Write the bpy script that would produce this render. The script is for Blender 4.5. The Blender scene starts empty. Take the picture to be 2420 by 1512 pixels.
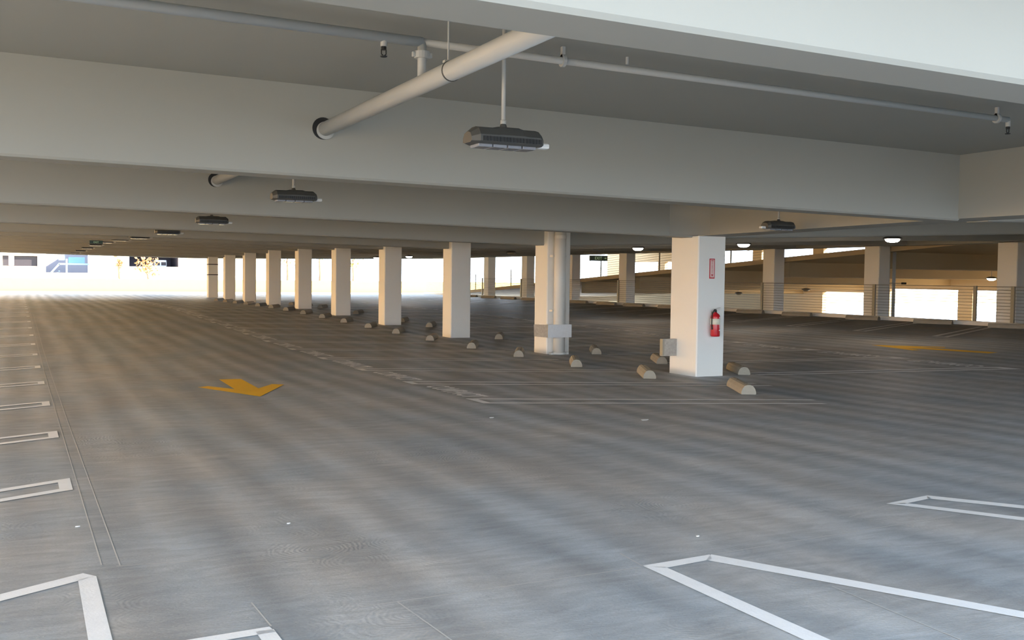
import bpy, bmesh, math, random
from mathutils import Vector, Matrix

random.seed(7)
C = bpy.context.scene.collection
scene = bpy.context.scene

# ------------------------------------------------------------------ camera
EYE = 1.5236
YAW, PITCH, ROLL = 0.4505, 0.0424, 0.0121
fw = Vector((math.sin(YAW) * math.cos(PITCH), math.cos(YAW) * math.cos(PITCH), -math.sin(PITCH)))
rt = Vector((math.cos(YAW), -math.sin(YAW), 0))
up = rt.cross(fw)
r2 = math.cos(ROLL) * rt + math.sin(ROLL) * up
u2 = -math.sin(ROLL) * rt + math.cos(ROLL) * up
cam_data = bpy.data.cameras.new('camera')
cam_data.sensor_width = 36.0
cam_data.lens = 36.0 * 2419.6 / 2420.0
cam_data.clip_end = 600
cam_data.clip_start = 0.05
cam = bpy.data.objects.new('camera', cam_data)
C.objects.link(cam)
cam.matrix_world = Matrix(((r2.x, u2.x, -fw.x, 0), (r2.y, u2.y, -fw.y, 0), (r2.z, u2.z, -fw.z, EYE), (0, 0, 0, 1)))
scene.camera = cam

# ------------------------------------------------------------------ sky, sun, exposure
world = bpy.data.worlds.new('sky')
scene.world = world
world.use_nodes = True
wn = world.node_tree
wn.nodes.clear()
wo = wn.nodes.new('ShaderNodeOutputWorld')
bg = wn.nodes.new('ShaderNodeBackground')
bg.inputs[0].default_value = (0.80, 0.90, 1.0, 1)
bg.inputs[1].default_value = 6.8
wn.links.new(bg.outputs[0], wo.inputs[0])
w_tc = wn.nodes.new('ShaderNodeTexCoord')          # hazy sky: bright band at the horizon, deeper above
w_sep = wn.nodes.new('ShaderNodeSeparateXYZ')
wn.links.new(w_tc.outputs['Generated'], w_sep.inputs[0])
w_ramp = wn.nodes.new('ShaderNodeValToRGB')
w_ramp.color_ramp.interpolation = 'EASE'
cr = w_ramp.color_ramp.elements
cr[0].position, cr[0].color = 0.10, (0.88, 1.02, 1.18, 1)
cr[1].position, cr[1].color = 0.50, (0.24, 0.31, 0.40, 1)
wn.links.new(w_sep.outputs['Z'], w_ramp.inputs[0])
wn.links.new(w_ramp.outputs[0], bg.inputs[0])

sun_data = bpy.data.lights.new('sun', 'SUN')
sun_data.energy = 24.0
sun_data.angle = math.radians(0.6)
sun_data.color = (1.0, 0.79, 0.52)
sun = bpy.data.objects.new('sun', sun_data)
C.objects.link(sun)
sun.location = (60, -40, 60)
sd = Vector((-0.66, 0.52, -0.46)).normalized()
sun.rotation_euler = sd.to_track_quat('-Z', 'Y').to_euler()

vs = scene.view_settings
vs.view_transform = 'Standard'
vs.look = 'None'
vs.exposure = 0.35
vs.gamma = 1.0
vs.use_curve_mapping = False
scene.cycles.max_bounces = 10
scene.cycles.diffuse_bounces = 7
scene.cycles.caustics_reflective = False
scene.cycles.caustics_refractive = False
scene.cycles.sample_clamp_indirect = 12.0

# ------------------------------------------------------------------ the lie of the slabs
S = 5.49                       # bay length along Y
X0, Y1 = 10.411, 14.29         # row of columns: left face, front face of the first one
KN = [0, -.066, -.131, -.167, -.15, -.066, .031, .095, .08, .049, .019, .042, .10, .13]

def e(Y):
    t = max(0.0, min(Y / 6.0, 12.9999))
    i = int(t)
    f = t - i
    return KN[i] * (1 - f) + KN[i + 1] * f

def wX(X):
    return max(0.0, min(1.0, (20 - X) / 8.0))

def fz(X, Y):                  # finished floor
    return e(Y) * wX(X) + .0125 * max(0.0, min(X, 27.0) - 11.5)

def soffit(X, Y):              # underside of the ceiling beams
    if X <= X0:
        return e(Y) + 2.374 - .0138 * (X - X0)
    t = (X - X0)
    return e(Y) * wX(X) + 2.374 + .0215 * t

# ------------------------------------------------------------------ materials
MATS = {}

def nodes(m):
    m.use_nodes = True
    t = m.node_tree
    return t, t.nodes['Principled BSDF']

def mat(name, col, rough=.6, metal=0.0, var=0.0, scale=3.0, spec=.5, emit=None, estr=0):
    if name in MATS:
        return MATS[name]
    m = bpy.data.materials.new(name)
    t, b = nodes(m)
    b.inputs['Base Color'].default_value = (*col, 1)
    b.inputs['Roughness'].default_value = rough
    b.inputs['Metallic'].default_value = metal
    b.inputs['Specular IOR Level'].default_value = spec
    tc = t.nodes.new('ShaderNodeTexCoord')
    n = t.nodes.new('ShaderNodeTexNoise')
    n.inputs['Scale'].default_value = scale
    n.inputs['Detail'].default_value = 5
    t.links.new(tc.outputs['Object'], n.inputs['Vector'])
    r = t.nodes.new('ShaderNodeMapRange')
    r.inputs['To Min'].default_value = 1 - max(var, .02)
    r.inputs['To Max'].default_value = 1 + max(var, .02)
    t.links.new(n.outputs['Fac'], r.inputs['Value'])
    mx = t.nodes.new('ShaderNodeVectorMath')
    mx.operation = 'SCALE'
    mx.inputs[0].default_value = col
    t.links.new(r.outputs[0], mx.inputs['Scale'])
    t.links.new(mx.outputs[0], b.inputs['Base Color'])
    if emit:
        b.inputs['Emission Color'].default_value = (*emit, 1)
        b.inputs['Emission Strength'].default_value = estr
    MATS[name] = m
    return m

def add_bump(m, scale, strength, dist=.01):
    t = m.node_tree
    b = t.nodes['Principled BSDF']
    tc = t.nodes.new('ShaderNodeTexCoord')
    n = t.nodes.new('ShaderNodeTexNoise')
    n.inputs['Scale'].default_value = scale
    n.inputs['Detail'].default_value = 6
    t.links.new(tc.outputs['Object'], n.inputs['Vector'])
    bp = t.nodes.new('ShaderNodeBump')
    bp.inputs['Strength'].default_value = strength
    bp.inputs['Distance'].default_value = dist
    t.links.new(n.outputs['Fac'], bp.inputs['Height'])
    t.links.new(bp.outputs[0], b.inputs['Normal'])

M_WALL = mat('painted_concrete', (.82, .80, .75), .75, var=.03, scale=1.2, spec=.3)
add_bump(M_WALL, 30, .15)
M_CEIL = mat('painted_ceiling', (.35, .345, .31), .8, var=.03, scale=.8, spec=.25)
M_PIPE = mat('white_pipe_paint', (.46, .46, .44), .5, var=.02)
M_DRAIN = mat('drain_pipe_paint', (.74, .72, .67), .5, var=.02)
M_STOP = mat('bare_concrete', (.33, .30, .245), .9, var=.12, scale=9)
add_bump(M_STOP, 60, .4)
M_DARK = mat('bronze_housing', (.062, .062, .058), .5, var=.05)
M_BLACK = mat('black_plastic', (.01, .01, .01), .6)
M_SENSOR = mat('white_plastic', (.72, .72, .70), .4)
M_LENS = mat('clear_lens', (.24, .25, .28), .12, var=.03)
M_LIT = mat('lit_lens', (1, .95, .9), .3, emit=(1.0, .80, .62), estr=60)
M_DLENS = mat('dull_lens', (.30, .27, .2), .3)
M_RED = mat('extinguisher_red', (.52, .012, .02), .25)
M_LABEL = mat('paper_label', (.72, .68, .55), .6, var=.08, scale=40)
M_CHROME = mat('brushed_steel', (.75, .75, .75), .3, metal=1.0)
M_GALV = mat('galvanized_sheet', (.92, .93, .95), .35, metal=.35, var=.08, scale=18)
M_WOVEN = mat('grey_sheet', (.36, .33, .29), .8, var=.35, scale=22)
M_SIGNRED = mat('sign_red', (.50, .02, .03), .5)
M_SIGNPINK = mat('sign_letters', (.75, .55, .5), .5)
M_GREEN = mat('exit_green', (.02, .045, .022), .4)
M_EXITTXT = mat('exit_letters', (.45, .6, .35), .5, emit=(.6, .8, .4), estr=.15)
M_RAIL = mat('railing_steel', (.30, .28, .22), .5, metal=.2)
M_WHITEEXT = mat('stucco', (.82, .78, .70), .8, var=.03)
M_CREAM = mat('cream_parapet', (.46, .40, .14), .8, var=.04)
M_GROUND = mat('sunlit_ground', (.56, .47, .34), .9, var=.08, scale=.3)
M_ASPH = mat('asphalt', (.28, .29, .30), .9, var=.1, scale=.3)
M_WIN = mat('dark_window', (.035, .035, .05), .25, var=.1)
M_BLUE = mat('blue_steel', (.12, .30, .55), .5)
M_LBLUE = mat('pale_blue_steel', (.30, .55, .75), .5)
M_RAMP = mat('ramp_concrete', (.42, .34, .22), .85, var=.06, scale=.7)

def paint(name, col, worn=.0):
    m = mat(name, col, .6, var=.06, scale=14)
    t = m.node_tree
    b = t.nodes['Principled BSDF']
    tc = t.nodes.new('ShaderNodeTexCoord')
    n = t.nodes.new('ShaderNodeTexNoise')
    n.inputs['Scale'].default_value = 70
    n.inputs['Detail'].default_value = 3
    t.links.new(tc.outputs['Object'], n.inputs['Vector'])
    bp = t.nodes.new('ShaderNodeBump')
    bp.inputs['Strength'].default_value = .25
    bp.inputs['Distance'].default_value = .004
    t.links.new(n.outputs['Fac'], bp.inputs['Height'])
    t.links.new(bp.outputs[0], b.inputs['Normal'])
    return m

M_WHITE = paint('white_line_paint', (.86, .87, .88))
M_YELLOW = paint('yellow_line_paint', (.90, .52, .008))
M_JOINT = mat('pale_joint_filler', (.50, .50, .48), .8)

def floor_material():
    m = bpy.data.materials.new('swirled_deck_coating')
    t, b = nodes(m)
    L = t.links.new
    N = t.nodes.new
    tc = N('ShaderNodeTexCoord')

    def noise(sx, sy, scale, detail, dist=0.0):
        mp = N('ShaderNodeMapping')
        mp.inputs['Scale'].default_value = (sx, sy, 1)
        L(tc.outputs['Object'], mp.inputs['Vector'])
        n = N('ShaderNodeTexNoise')
        n.inputs['Scale'].default_value = scale
        n.inputs['Detail'].default_value = detail
        n.inputs['Distortion'].default_value = dist
        L(mp.outputs[0], n.inputs['Vector'])
        return n

    def ramp(src, a, b_, lo, hi):
        r = N('ShaderNodeMapRange')
        r.inputs['From Min'].default_value = a
        r.inputs['From Max'].default_value = b_
        r.inputs['To Min'].default_value = lo
        r.inputs['To Max'].default_value = hi
        L(src, r.inputs['Value'])
        return r.outputs[0]

    def mul(a, b_):
        x = N('ShaderNodeMath')
        x.operation = 'MULTIPLY'
        L(a, x.inputs[0])
        L(b_, x.inputs[1])
        return x.outputs[0]

    sep = N('ShaderNodeSeparateXYZ')       # broad trowel passes running down the aisle, serrated edges
    L(tc.outputs['Object'], sep.inputs[0])

    def mad(a, k, c):
        x = N('ShaderNodeMath')
        x.operation = 'MULTIPLY_ADD'
        L(a, x.inputs[0])
        x.inputs[1].default_value = k
        if isinstance(c, float):
            x.inputs[2].default_value = c
        else:
            L(c, x.inputs[2])
        return x.outputs[0]
    xw = mad(noise(.6, 6.0, 1.4, 3, .3).outputs['Fac'], .30, mad(noise(.5, .10, .8, 2).outputs['Fac'], .6, sep.outputs['X']))
    sn = N('ShaderNodeMath')
    sn.operation = 'SINE'
    L(mad(xw, 2 * math.pi / .56, 0.0), sn.inputs[0])
    amp = ramp(noise(.35, .12, 1.0, 2).outputs['Fac'], .35, .65, .06, .16)
    am = N('ShaderNodeMath')
    am.operation = 'MULTIPLY_ADD'
    L(sn.outputs[0], am.inputs[0])
    L(amp, am.inputs[1])
    am.inputs[2].default_value = 1.0
    broad = am.outputs[0]
    streak = ramp(noise(1.7, .16, 1.6, 4, .6).outputs['Fac'], .3, .7, .87, 1.11)
    ripple = ramp(noise(1.1, 4.2, 1.9, 5, 1.6).outputs['Fac'], .3, .7, .86, 1.12)
    fine = ramp(noise(3, 9, 8, 5, 1.5).outputs['Fac'], .3, .7, .93, 1.06)
    patch = ramp(noise(.5, .35, 1.3, 4, .5).outputs['Fac'], .3, .7, .90, 1.10)
    k = mul(mul(mul(broad, streak), mul(ripple, fine)), patch)
    hue = N('ShaderNodeMix')
    hue.data_type = 'RGBA'
    hue.inputs['A'].default_value = (.325, .362, .395, 1)
    hue.inputs['B'].default_value = (.39, .385, .375, 1)
    L(ramp(noise(.7, .5, 1.2, 4).outputs['Fac'], .35, .65, 0, 1), hue.inputs['Factor'])
    sc = N('ShaderNodeVectorMath')
    sc.operation = 'SCALE'
    L(hue.outputs['Result'], sc.inputs[0])
    L(k, sc.inputs['Scale'])
    L(sc.outputs[0], b.inputs['Base Color'])
    L(ramp(sn.outputs[0], -1, 1, .60, .50), b.inputs['Roughness'])
    b.inputs['Specular IOR Level'].default_value = .4
    vor = N('ShaderNodeTexVoronoi')        # small trowel arcs
    vor.inputs['Scale'].default_value = 2.6
    L(tc.outputs['Object'], vor.inputs['Vector'])
    ring = N('ShaderNodeMath')
    ring.operation = 'SINE'
    L(mad(vor.outputs['Distance'], 80.0, mad(noise(1, 1, 5.0, 3, .5).outputs['Fac'], 26.0, 0.0)), ring.inputs[0])
    mask = ramp(noise(1, .6, .9, 3).outputs['Fac'], .52, .72, 0, .34)
    rb = N('ShaderNodeMath')
    rb.operation = 'MULTIPLY_ADD'
    L(ring.outputs[0], rb.inputs[0])
    L(mask, rb.inputs[1])
    L(noise(2, 6, 14, 6, 1).outputs['Fac'], rb.inputs[2])
    bp = N('ShaderNodeBump')
    bp.inputs['Strength'].default_value = .32
    bp.inputs['Distance'].default_value = .008
    L(rb.outputs[0], bp.inputs['Height'])
    L(bp.outputs[0], b.inputs['Normal'])
    return m

M_FLOOR = floor_material()

# ------------------------------------------------------------------ mesh helpers
def obj(name, bm, m, parent=None, smooth=False, mats=None):
    me = bpy.data.meshes.new(name)
    bmesh.ops.recalc_face_normals(bm, faces=bm.faces[:])
    bm.to_mesh(me)
    bm.free()
    for mm in (mats or [m]):
        me.materials.append(mm)
    if smooth:
        for p in me.polygons:
            p.use_smooth = True
    o = bpy.data.objects.new(name, me)
    C.objects.link(o)
    if parent:
        o.parent = parent
    return o

def thing(name, label, cat, loc=(0, 0, 0), rotz=0, group=None):
    o = bpy.data.objects.new(name, None)
    C.objects.link(o)
    o.location = loc
    o.rotation_euler = (0, 0, rotz)
    o.empty_display_size = .2
    o['label'] = label
    o['category'] = cat
    o['kind'] = 'thing'
    if group:
        o['group'] = group
    return o

def tag(o, label, cat, group=None, kind='thing'):
    o['label'] = label
    o['category'] = cat
    o['kind'] = kind
    if group:
        o['group'] = group
    return o

def struct(name, bm, m, **k):
    o = obj(name, bm, m, **k)
    o['kind'] = 'structure'
    return o

def dup(root, loc, rotz=None, label=None, group=None):
    r = root.copy()
    C.objects.link(r)
    r.location = loc
    if rotz is not None:
        r.rotation_euler = (0, 0, rotz)
    if label:
        r['label'] = label
    if group:
        r['group'] = group
    for ch in list(root.children):
        c = ch.copy()
        C.objects.link(c)
        c.parent = r
        for g in list(ch.children):
            d = g.copy()
            C.objects.link(d)
            d.parent = c
    return r

def hexa(bm, P):
    """eight corners: bottom four ccw, then top four"""
    v = [bm.verts.new(p) for p in P]
    for f in ((0, 1, 2, 3), (4, 5, 6, 7), (0, 1, 5, 4), (1, 2, 6, 5), (2, 3, 7, 6), (3, 0, 4, 7)):
        bm.faces.new([v[i] for i in f])
    return v

def box(bm, x0, x1, y0, y1, z0, z1, bev=0.0):
    n0 = len(bm.edges)
    v = hexa(bm, [(x0, y0, z0), (x1, y0, z0), (x1, y1, z0), (x0, y1, z0), (x0, y0, z1), (x1, y0, z1), (x1, y1, z1), (x0, y1, z1)])
    if bev:
        es = list({ed for a in v for ed in a.link_edges})
        bmesh.ops.bevel(bm, geom=es, offset=bev, segments=2, affect='EDGES', profile=.5)

def tube(bm, a, b, r, seg=16, r_end=None, caps=True):
    a, b = Vector(a), Vector(b)
    d = (b - a).normalized()
    q = d.to_track_quat('Z', 'Y')
    rr = r if r_end is None else r_end
    A, B = [], []
    for i in range(seg):
        t = 2 * math.pi * i / seg
        o = q @ Vector((math.cos(t), math.sin(t), 0))
        A.append(bm.verts.new(a + o * r))
        B.append(bm.verts.new(b + o * rr))
    for i in range(seg):
        bm.faces.new((A[i], A[(i + 1) % seg], B[(i + 1) % seg], B[i]))
    if caps:
        bm.faces.new(A[::-1])
        bm.faces.new(B)

def lathe(bm, prof, seg=24, axis_origin=(0, 0, 0)):
    ox, oy, oz = axis_origin
    rings = []
    for r, z in prof:
        rings.append([bm.verts.new((ox + r * math.cos(2 * math.pi * i / seg), oy + r * math.sin(2 * math.pi * i / seg), oz + z)) for i in range(seg)])
    for a, b in zip(rings, rings[1:]):
        for i in range(seg):
            bm.faces.new((a[i], a[(i + 1) % seg], b[(i + 1) % seg], b[i]))
    bm.faces.new(rings[0][::-1])
    bm.faces.new(rings[-1])

def prism(bm, prof, x0, x1, axis='X', scale_end=1.0):
    """closed (a,b) profile extruded along an axis"""
    def P(t, a, b):
        return {'X': (t, a, b), 'Y': (a, t, b), 'Z': (a, b, t)}[axis]
    A = [bm.verts.new(P(x0, a, b)) for a, b in prof]
    B = [bm.verts.new(P(x1, a, b)) for a, b in prof]
    n = len(prof)
    for i in range(n):
        bm.faces.new((A[i], A[(i + 1) % n], B[(i + 1) % n], B[i]))
    bm.faces.new(A[::-1])
    bm.faces.new(B)

LIFT = .004

def drape_quad(bm, a, b, c, d, n=1, m_=1, lift=LIFT):
    """quad a-b-c-d on the floor; n pieces along a->b (and d->c)"""
    a, b, c, d = [Vector(q) for q in (a, b, c, d)]
    rows = []
    for j in range(m_ + 1):
        row = []
        for i in range(n + 1):
            p0 = a.lerp(b, i / n)
            p1 = d.lerp(c, i / n)
            p = p0.lerp(p1, j / m_)
            row.append(bm.verts.new((p.x, p.y, fz(p.x, p.y) + lift)))
        rows.append(row)
    for j in range(m_):
        for i in range(n):
            bm.faces.new((rows[j][i], rows[j][i + 1], rows[j + 1][i + 1], rows[j + 1][i]))

def strip(bm, p, q, w, step=.75, lift=LIFT, side=0):
    """painted line from p to q, w wide; side -1/0/+1 puts the width right / centred / left of p->q"""
    p, q = Vector(p), Vector(q)
    d = (q - p)
    L = d.length
    nrm = Vector((-d.y, d.x)).normalized()
    o0 = nrm * (w * (side - 1) / 2)
    o1 = nrm * (w * (side + 1) / 2)
    drape_quad(bm, p + o0, q + o0, q + o1, p + o1, max(1, int(L / step)), 1, lift)

# ------------------------------------------------------------------ floor
def grid_mesh(xs, ys, f):
    bm = bmesh.new()
    V = [[bm.verts.new((x, y, f(x, y))) for x in xs] for y in ys]
    for j in range(len(ys) - 1):
        for i in range(len(xs) - 1):
            bm.faces.new((V[j][i], V[j][i + 1], V[j + 1][i + 1], V[j + 1][i]))
    return bm

YS = [-4.0, 0, 3] + [6 * i for i in range(1, 12)] + [70.2]
xs = [-5.2, -4, 0, 5, 10, 11.5, 12, 14, 16, 18, 20, 24, 27.0, 27.75]
bm = grid_mesh(xs, YS, fz)
V = {}
low = grid_mesh(xs, YS, lambda x, y: fz(x, y) - .22)
me_tmp = bpy.data.meshes.new('tmp')
low.to_mesh(me_tmp)
low.free()
bm.from_mesh(me_tmp)
bpy.data.meshes.remove(me_tmp)
bd = [ed for ed in bm.edges if ed.is_boundary]
bmesh.ops.bridge_loops(bm, edges=bd)
floor = struct('floor', bm, M_FLOOR)

# saw-cut joints with pale filler
def joint(p, q, w=.008):
    b = bmesh.new()
    strip(b, p, q, w, lift=.002)
    return struct('floor_joint', b, M_JOINT)

for p, q in (((.40, 5.9), (.40, 66)), ((.49, 5.85), (.49, 38)), ((.47, 5.84), (1.0, 5.75)), ((1.45, 4.62), (3.05, 4.655)),
             ((3.58, 4.71), (5.75, 4.87)), ((1.64, 4.62), (1.69, 3.7)), ((1.0, 4.9), (1.01, 4.52)), ((3.1, 4.95), (3.07, 4.67)),
             ((3.75, 3.95), (3.69, 3.1)), ((5.0, 5.12), (5.55, 5.30)), ((5.42, 5.75), (5.9, 5.48))):
    joint(p, q)

# ------------------------------------------------------------------ ceiling slab, beams, girder
def slab_under(X, Y):
    return soffit(X, Y) + .80

YC = [1.4, 3.22] + [6 * i for i in range(1, 12)] + [70.2]
bm = grid_mesh([-5.2, -4, 0, 5, 10.4, 10.98, 16, 20, 27.75], YC, slab_under)
t2 = grid_mesh([-5.2, -4, 0, 5, 10.4, 10.98, 16, 20, 27.75], YC, lambda x, y: slab_under(x, y) + .25)
me_tmp = bpy.data.meshes.new('tmp')
t2.to_mesh(me_tmp)
t2.free()
bm.from_mesh(me_tmp)
bpy.data.meshes.remove(me_tmp)
bmesh.ops.bridge_loops(bm, edges=[ed for ed in bm.edges if ed.is_boundary])
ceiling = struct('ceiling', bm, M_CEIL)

def beam(x0, x1, y0, width, name='ceiling_beam', flare=None):
    b = bmesh.new()
    n = max(1, int((x1 - x0) / 2.5))
    rings = []
    for i in range(n + 1):
        x = x0 + (x1 - x0) * i / n
        zb = soffit(x, y0 + .17)
        zt = slab_under(x, y0 + .17) + .05
        c = .02
        pr = [(y0, zt), (y0, zb + c), (y0 + c, zb), (y0 + width - c, zb), (y0 + width, zb + c), (y0 + width, zt)]
        rings.append([b.verts.new((x, yy, zz)) for yy, zz in pr])
    for a, c_ in zip(rings, rings[1:]):
        for k in range(6):
            b.faces.new((a[k], a[(k + 1) % 6], c_[(k + 1) % 6], c_[k]))
    b.faces.new(rings[0][::-1])
    b.faces.new(rings[-1])
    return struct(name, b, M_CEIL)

BY = [3.04 + .17, 8.81 + .17] + [Y1 + .17 + S * k for k in range(11)]
BW = .355
for k, y in enumerate(BY):
    if k >= 2 and k < 12:
        beam(-5.2, X0 + .02, y, BW)
        beam(X0 + .55, 27.1, y, BW)
    elif k == 12:
        beam(-5.2, 27.1, y, BW)
    else:
        beam(-5.2, X0 + .02, y, BW)
        beam(X0 + .55, 27.1, y, BW)
# girder over the missing columns, level underside
b = bmesh.new()
for (ya, yb) in ((3.23, 8.8), (8.8, Y1 + .02)):
    z0, z1 = 2.30, 2.30
    if yb > 14:
        z1 = 2.25
    hexa(b, [(X0, ya, z0), (X0 + .575, ya, z0), (X0 + .575, yb, z1), (X0, yb, z1),
             (X0, ya, 3.25), (X0 + .575, ya, 3.25), (X0 + .575, yb, 3.15), (X0, yb, 3.15)])
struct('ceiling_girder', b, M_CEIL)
# rounded inner corner between beam and girder
b = bmesh.new()
rr = .55
cx_, cy_ = X0 + .005 - rr, Y1 + .175 - rr
prof = [(cx_ + rr * math.cos(a), cy_ + rr * math.sin(a)) for a in [math.pi / 2 * i / 10 for i in range(11)]] + [(X0 + .01, Y1 + .18)]
prism(b, prof, 2.262, 3.14, axis='Z')
struct('ceiling_haunch', b, M_CEIL, smooth=True)
# edge beam above the ramp railing
b = bmesh.new()
box(b, 27.1, 27.75, 10, 70.2, 2.74, 3.6, .0)
struct('ceiling_edge_beam', b, M_CEIL)

# upper storeys: parapet over the edge beam; unseen block added to shade the apron
b = bmesh.new()
for xa, xb in ((-5.2, -4), (-4, 0), (0, 5), (5, X0), (X0, 16), (16, 27.7), (27.7, 44)):
    za, zb = slab_under(min(xa, 27.7), 1.4) - .02, slab_under(min(xb, 27.7), 1.4) - .02
    hexa(b, [(xa, 1.30, za), (xb, 1.30, zb), (xb, 1.39, zb), (xa, 1.39, za), (xa, 1.30, 12), (xb, 1.30, 12), (xb, 1.39, 12), (xa, 1.39, 12)])
struct('wall_above_edge', b, M_CEIL)
b = bmesh.new()
box(b, -5.2, 44, 3.6, 66, 4.3, 4.6)
struct('ceiling_upper_deck', b, M_CEIL)
b = bmesh.new()
box(b, 15, 44, -60, 1.2, -4.4, 12)  # added mass out of view, keeps the sun off the near floor
struct('wall_shade_block', b, M_WALL)

# ------------------------------------------------------------------ middle row of columns
def column(x0, x1, y0, y1, zb, zt, label, group, name='concrete_column', bev=.018):
    t = thing(name, label, 'column', ((x0 + x1) / 2, (y0 + y1) / 2, zb), 0, group)
    b = bmesh.new()
    hx, hy = (x1 - x0) / 2, (y1 - y0) / 2
    c = bev
    prof = [(-hx + c, -hy), (hx - c, -hy), (hx, -hy + c), (hx, hy - c), (hx - c, hy), (-hx + c, hy), (-hx, hy - c), (-hx, -hy + c)]
    prism(b, prof, -.02, zt - zb, axis='Z')
    obj('shaft', b, M_WALL, t)
    return t

MIDGROUP = 'concrete columns in the middle row'
mid_labels = [
    'white concrete column carrying the red fire extinguisher and a narrow sign',
    'white concrete column with round drain pipe strapped to its front',
    'white concrete column just beyond the one with the drain pipe',
    'white concrete column second beyond the one with the drain pipe',
    'white concrete column third beyond the one with the drain pipe',
    'white concrete column, fifth of the middle row counted from the far opening',
    'white concrete column, fourth of the middle row counted from the far opening',
    'white concrete column, third of the middle row counted from the far opening',
    'white concrete column, second last before the far bright opening',
    'farthest white concrete column of the middle row, with two thin dark bands',
]
cols = []
for n in range(10):
    y = Y1 + S * n
    wx_, wy_ = (.5753, .8055) if n == 0 else (.5685, .6047)
    xa = X0 - (wx_ - .5685) / 2
    top = (2.25 if n == 0 else min(slab_under(X0 + a, y + c) for a in (0, .57) for c in (0, .61)) - .012)
    cols.append(column(xa, xa + wx_, y, y + wy_, fz(X0, y), top, mid_labels[n], MIDGROUP))
# dark bands on the farthest column
for z in (1.98, 1.36):
    b = bmesh.new()
    box(b, -.30, .30, -.315, .315, z, z + .05)
    obj('dark_band', b, M_BLACK, cols[9])

# ------------------------------------------------------------------ columns beside the ramp
RG = 'concrete columns along the ramp railing'
ramp_labels = {
    -2: 'tan concrete column at the right edge, behind the cable railing',
    -1: 'tan concrete column with slim downpipes, behind the cable railing',
    0: 'tan concrete column behind the railing, first seen right of the extinguisher column',
    1: 'concrete column of the ramp edge hidden behind the extinguisher column',
    2: 'tan concrete column behind the railing, first seen left of the extinguisher column',
    3: 'tan concrete column behind the railing, just right of the drain pipe',
    4: 'tan concrete column behind the railing, just left of the drain pipe column',
    5: 'tan concrete column behind the railing, beside the third column of the middle row',
}
RCY = {}
for k in range(-2, 6):
    y = 32.15 + S * k
    RCY[k] = y
    if k == 1:
        continue
    rc = column(27.1, 27.62, y, y + .7, fz(27, y), 2.76, ramp_labels[k], RG)
    if k == -1:
        for dx, r in ((.10, .045), (.36, .06)):
            b = bmesh.new()
            tube(b, (.26 + dx, -.20, 0), (.26 + dx, -.20, 2.55), r)
            obj('downpipe', b, M_PIPE, rc, smooth=True)

# ------------------------------------------------------------------ kerb and cable railing on the ramp side
b = bmesh.new()
ys = [10] + [6 * i for i in range(2, 12)] + [70.1]
for ya, yb in zip(ys, ys[1:]):
    hexa(b, [(26.72, ya, fz(26.7, ya) - .02), (27.08, ya, fz(27, ya) - .02), (27.08, yb, fz(27, yb) - .02), (26.72, yb, fz(26.7, yb) - .02),
             (26.74, ya, .31), (27.08, ya, .31), (27.08, yb, .31), (26.74, yb, .31)])
struct('trim_1', b, M_WALL)

rail = thing('cable_railing', 'long cable railing with slim posts on the kerb beside the ramp', 'railing', (26.88, 40, .31))
for i, y in enumerate([15.6, 21.1, 22.45, 26.63, 32.6, 38.1, 43.5, 49.0, 54.4, 60.0, 65.4]):
    b = bmesh.new()
    box(b, -.03, .03, y - 40 - .06, y - 40 + .06, 0, 1.10, .006)
    obj('post', b, M_RAIL, rail)
for j in range(11):
    b = bmesh.new()
    z = .10 + j * .098
    r = .012 if j == 10 else .0075
    tube(b, (0, 11 - 40, z), (0, 70 - 40, z), r, seg=6)
    obj('cable', b, M_RAIL, rail)

# ------------------------------------------------------------------ ramp beyond the railing
RX0, RX1 = 27.66, 43.4

def rz(Y):
    return max(.05, 2.69 + .0585 * (27.7 - Y))

def ramp_slab(name, dz, y0, y1, th, m):
    b = bmesh.new()
    n = 10
    for i in range(n):
        ya, yb = y0 + (y1 - y0) * i / n, y0 + (y1 - y0) * (i + 1) / n
        za, zb = rz(ya) + dz, rz(yb) + dz
        hexa(b, [(RX0, ya, za - th), (RX1, ya, za - th), (RX1, yb, zb - th), (RX0, yb, zb - th), (RX0, ya, za), (RX1, ya, za), (RX1, yb, zb), (RX0, yb, zb)])
    return struct(name, b, m)

ramp_slab('floor_ramp', 0, 12, 72, .19, M_RAMP)
ramp_slab('floor_ramp_bounce', -3.15, 12, 72, .2, M_RAMP)  # unseen lower deck, put in to bounce light under the ramp
for k in range(-3, 4):
    y = 32.15 + S * k + .15
    b = bmesh.new()
    z = rz(y) - .15
    hexa(b, [(28.0, y, z - .62), (RX1, y, z - .62), (RX1, y + .36, z - .64), (28.0, y + .36, z - .64), (28.0, y, z), (RX1, y, z), (RX1, y + .36, z - .02), (28.0, y + .36, z - .02)])
    struct('ceiling_ramp_beam', b, M_RAMP)
# cable guard on the near edge of the ramp
rg = thing('ramp_guard', 'sloping cable guard rail along the near edge of the rising ramp', 'railing', (27.9, 40, 0))
for y in [33.2 + 2.745 * i for i in range(12)]:
    b = bmesh.new()
    box(b, -.02, .02, y - 40 - .03, y - 40 + .03, rz(y) - .02, rz(y) + 1.05)
    obj('post', b, M_RAIL, rg)
for j in range(9):
    b = bmesh.new()
    z = .12 + j * .115
    tube(b, (0, 33.2 - 40, rz(33.2) + z), (0, 69 - 40, rz(69) + z), .008, seg=6)
    obj('cable', b, M_RAIL, rg)

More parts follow.
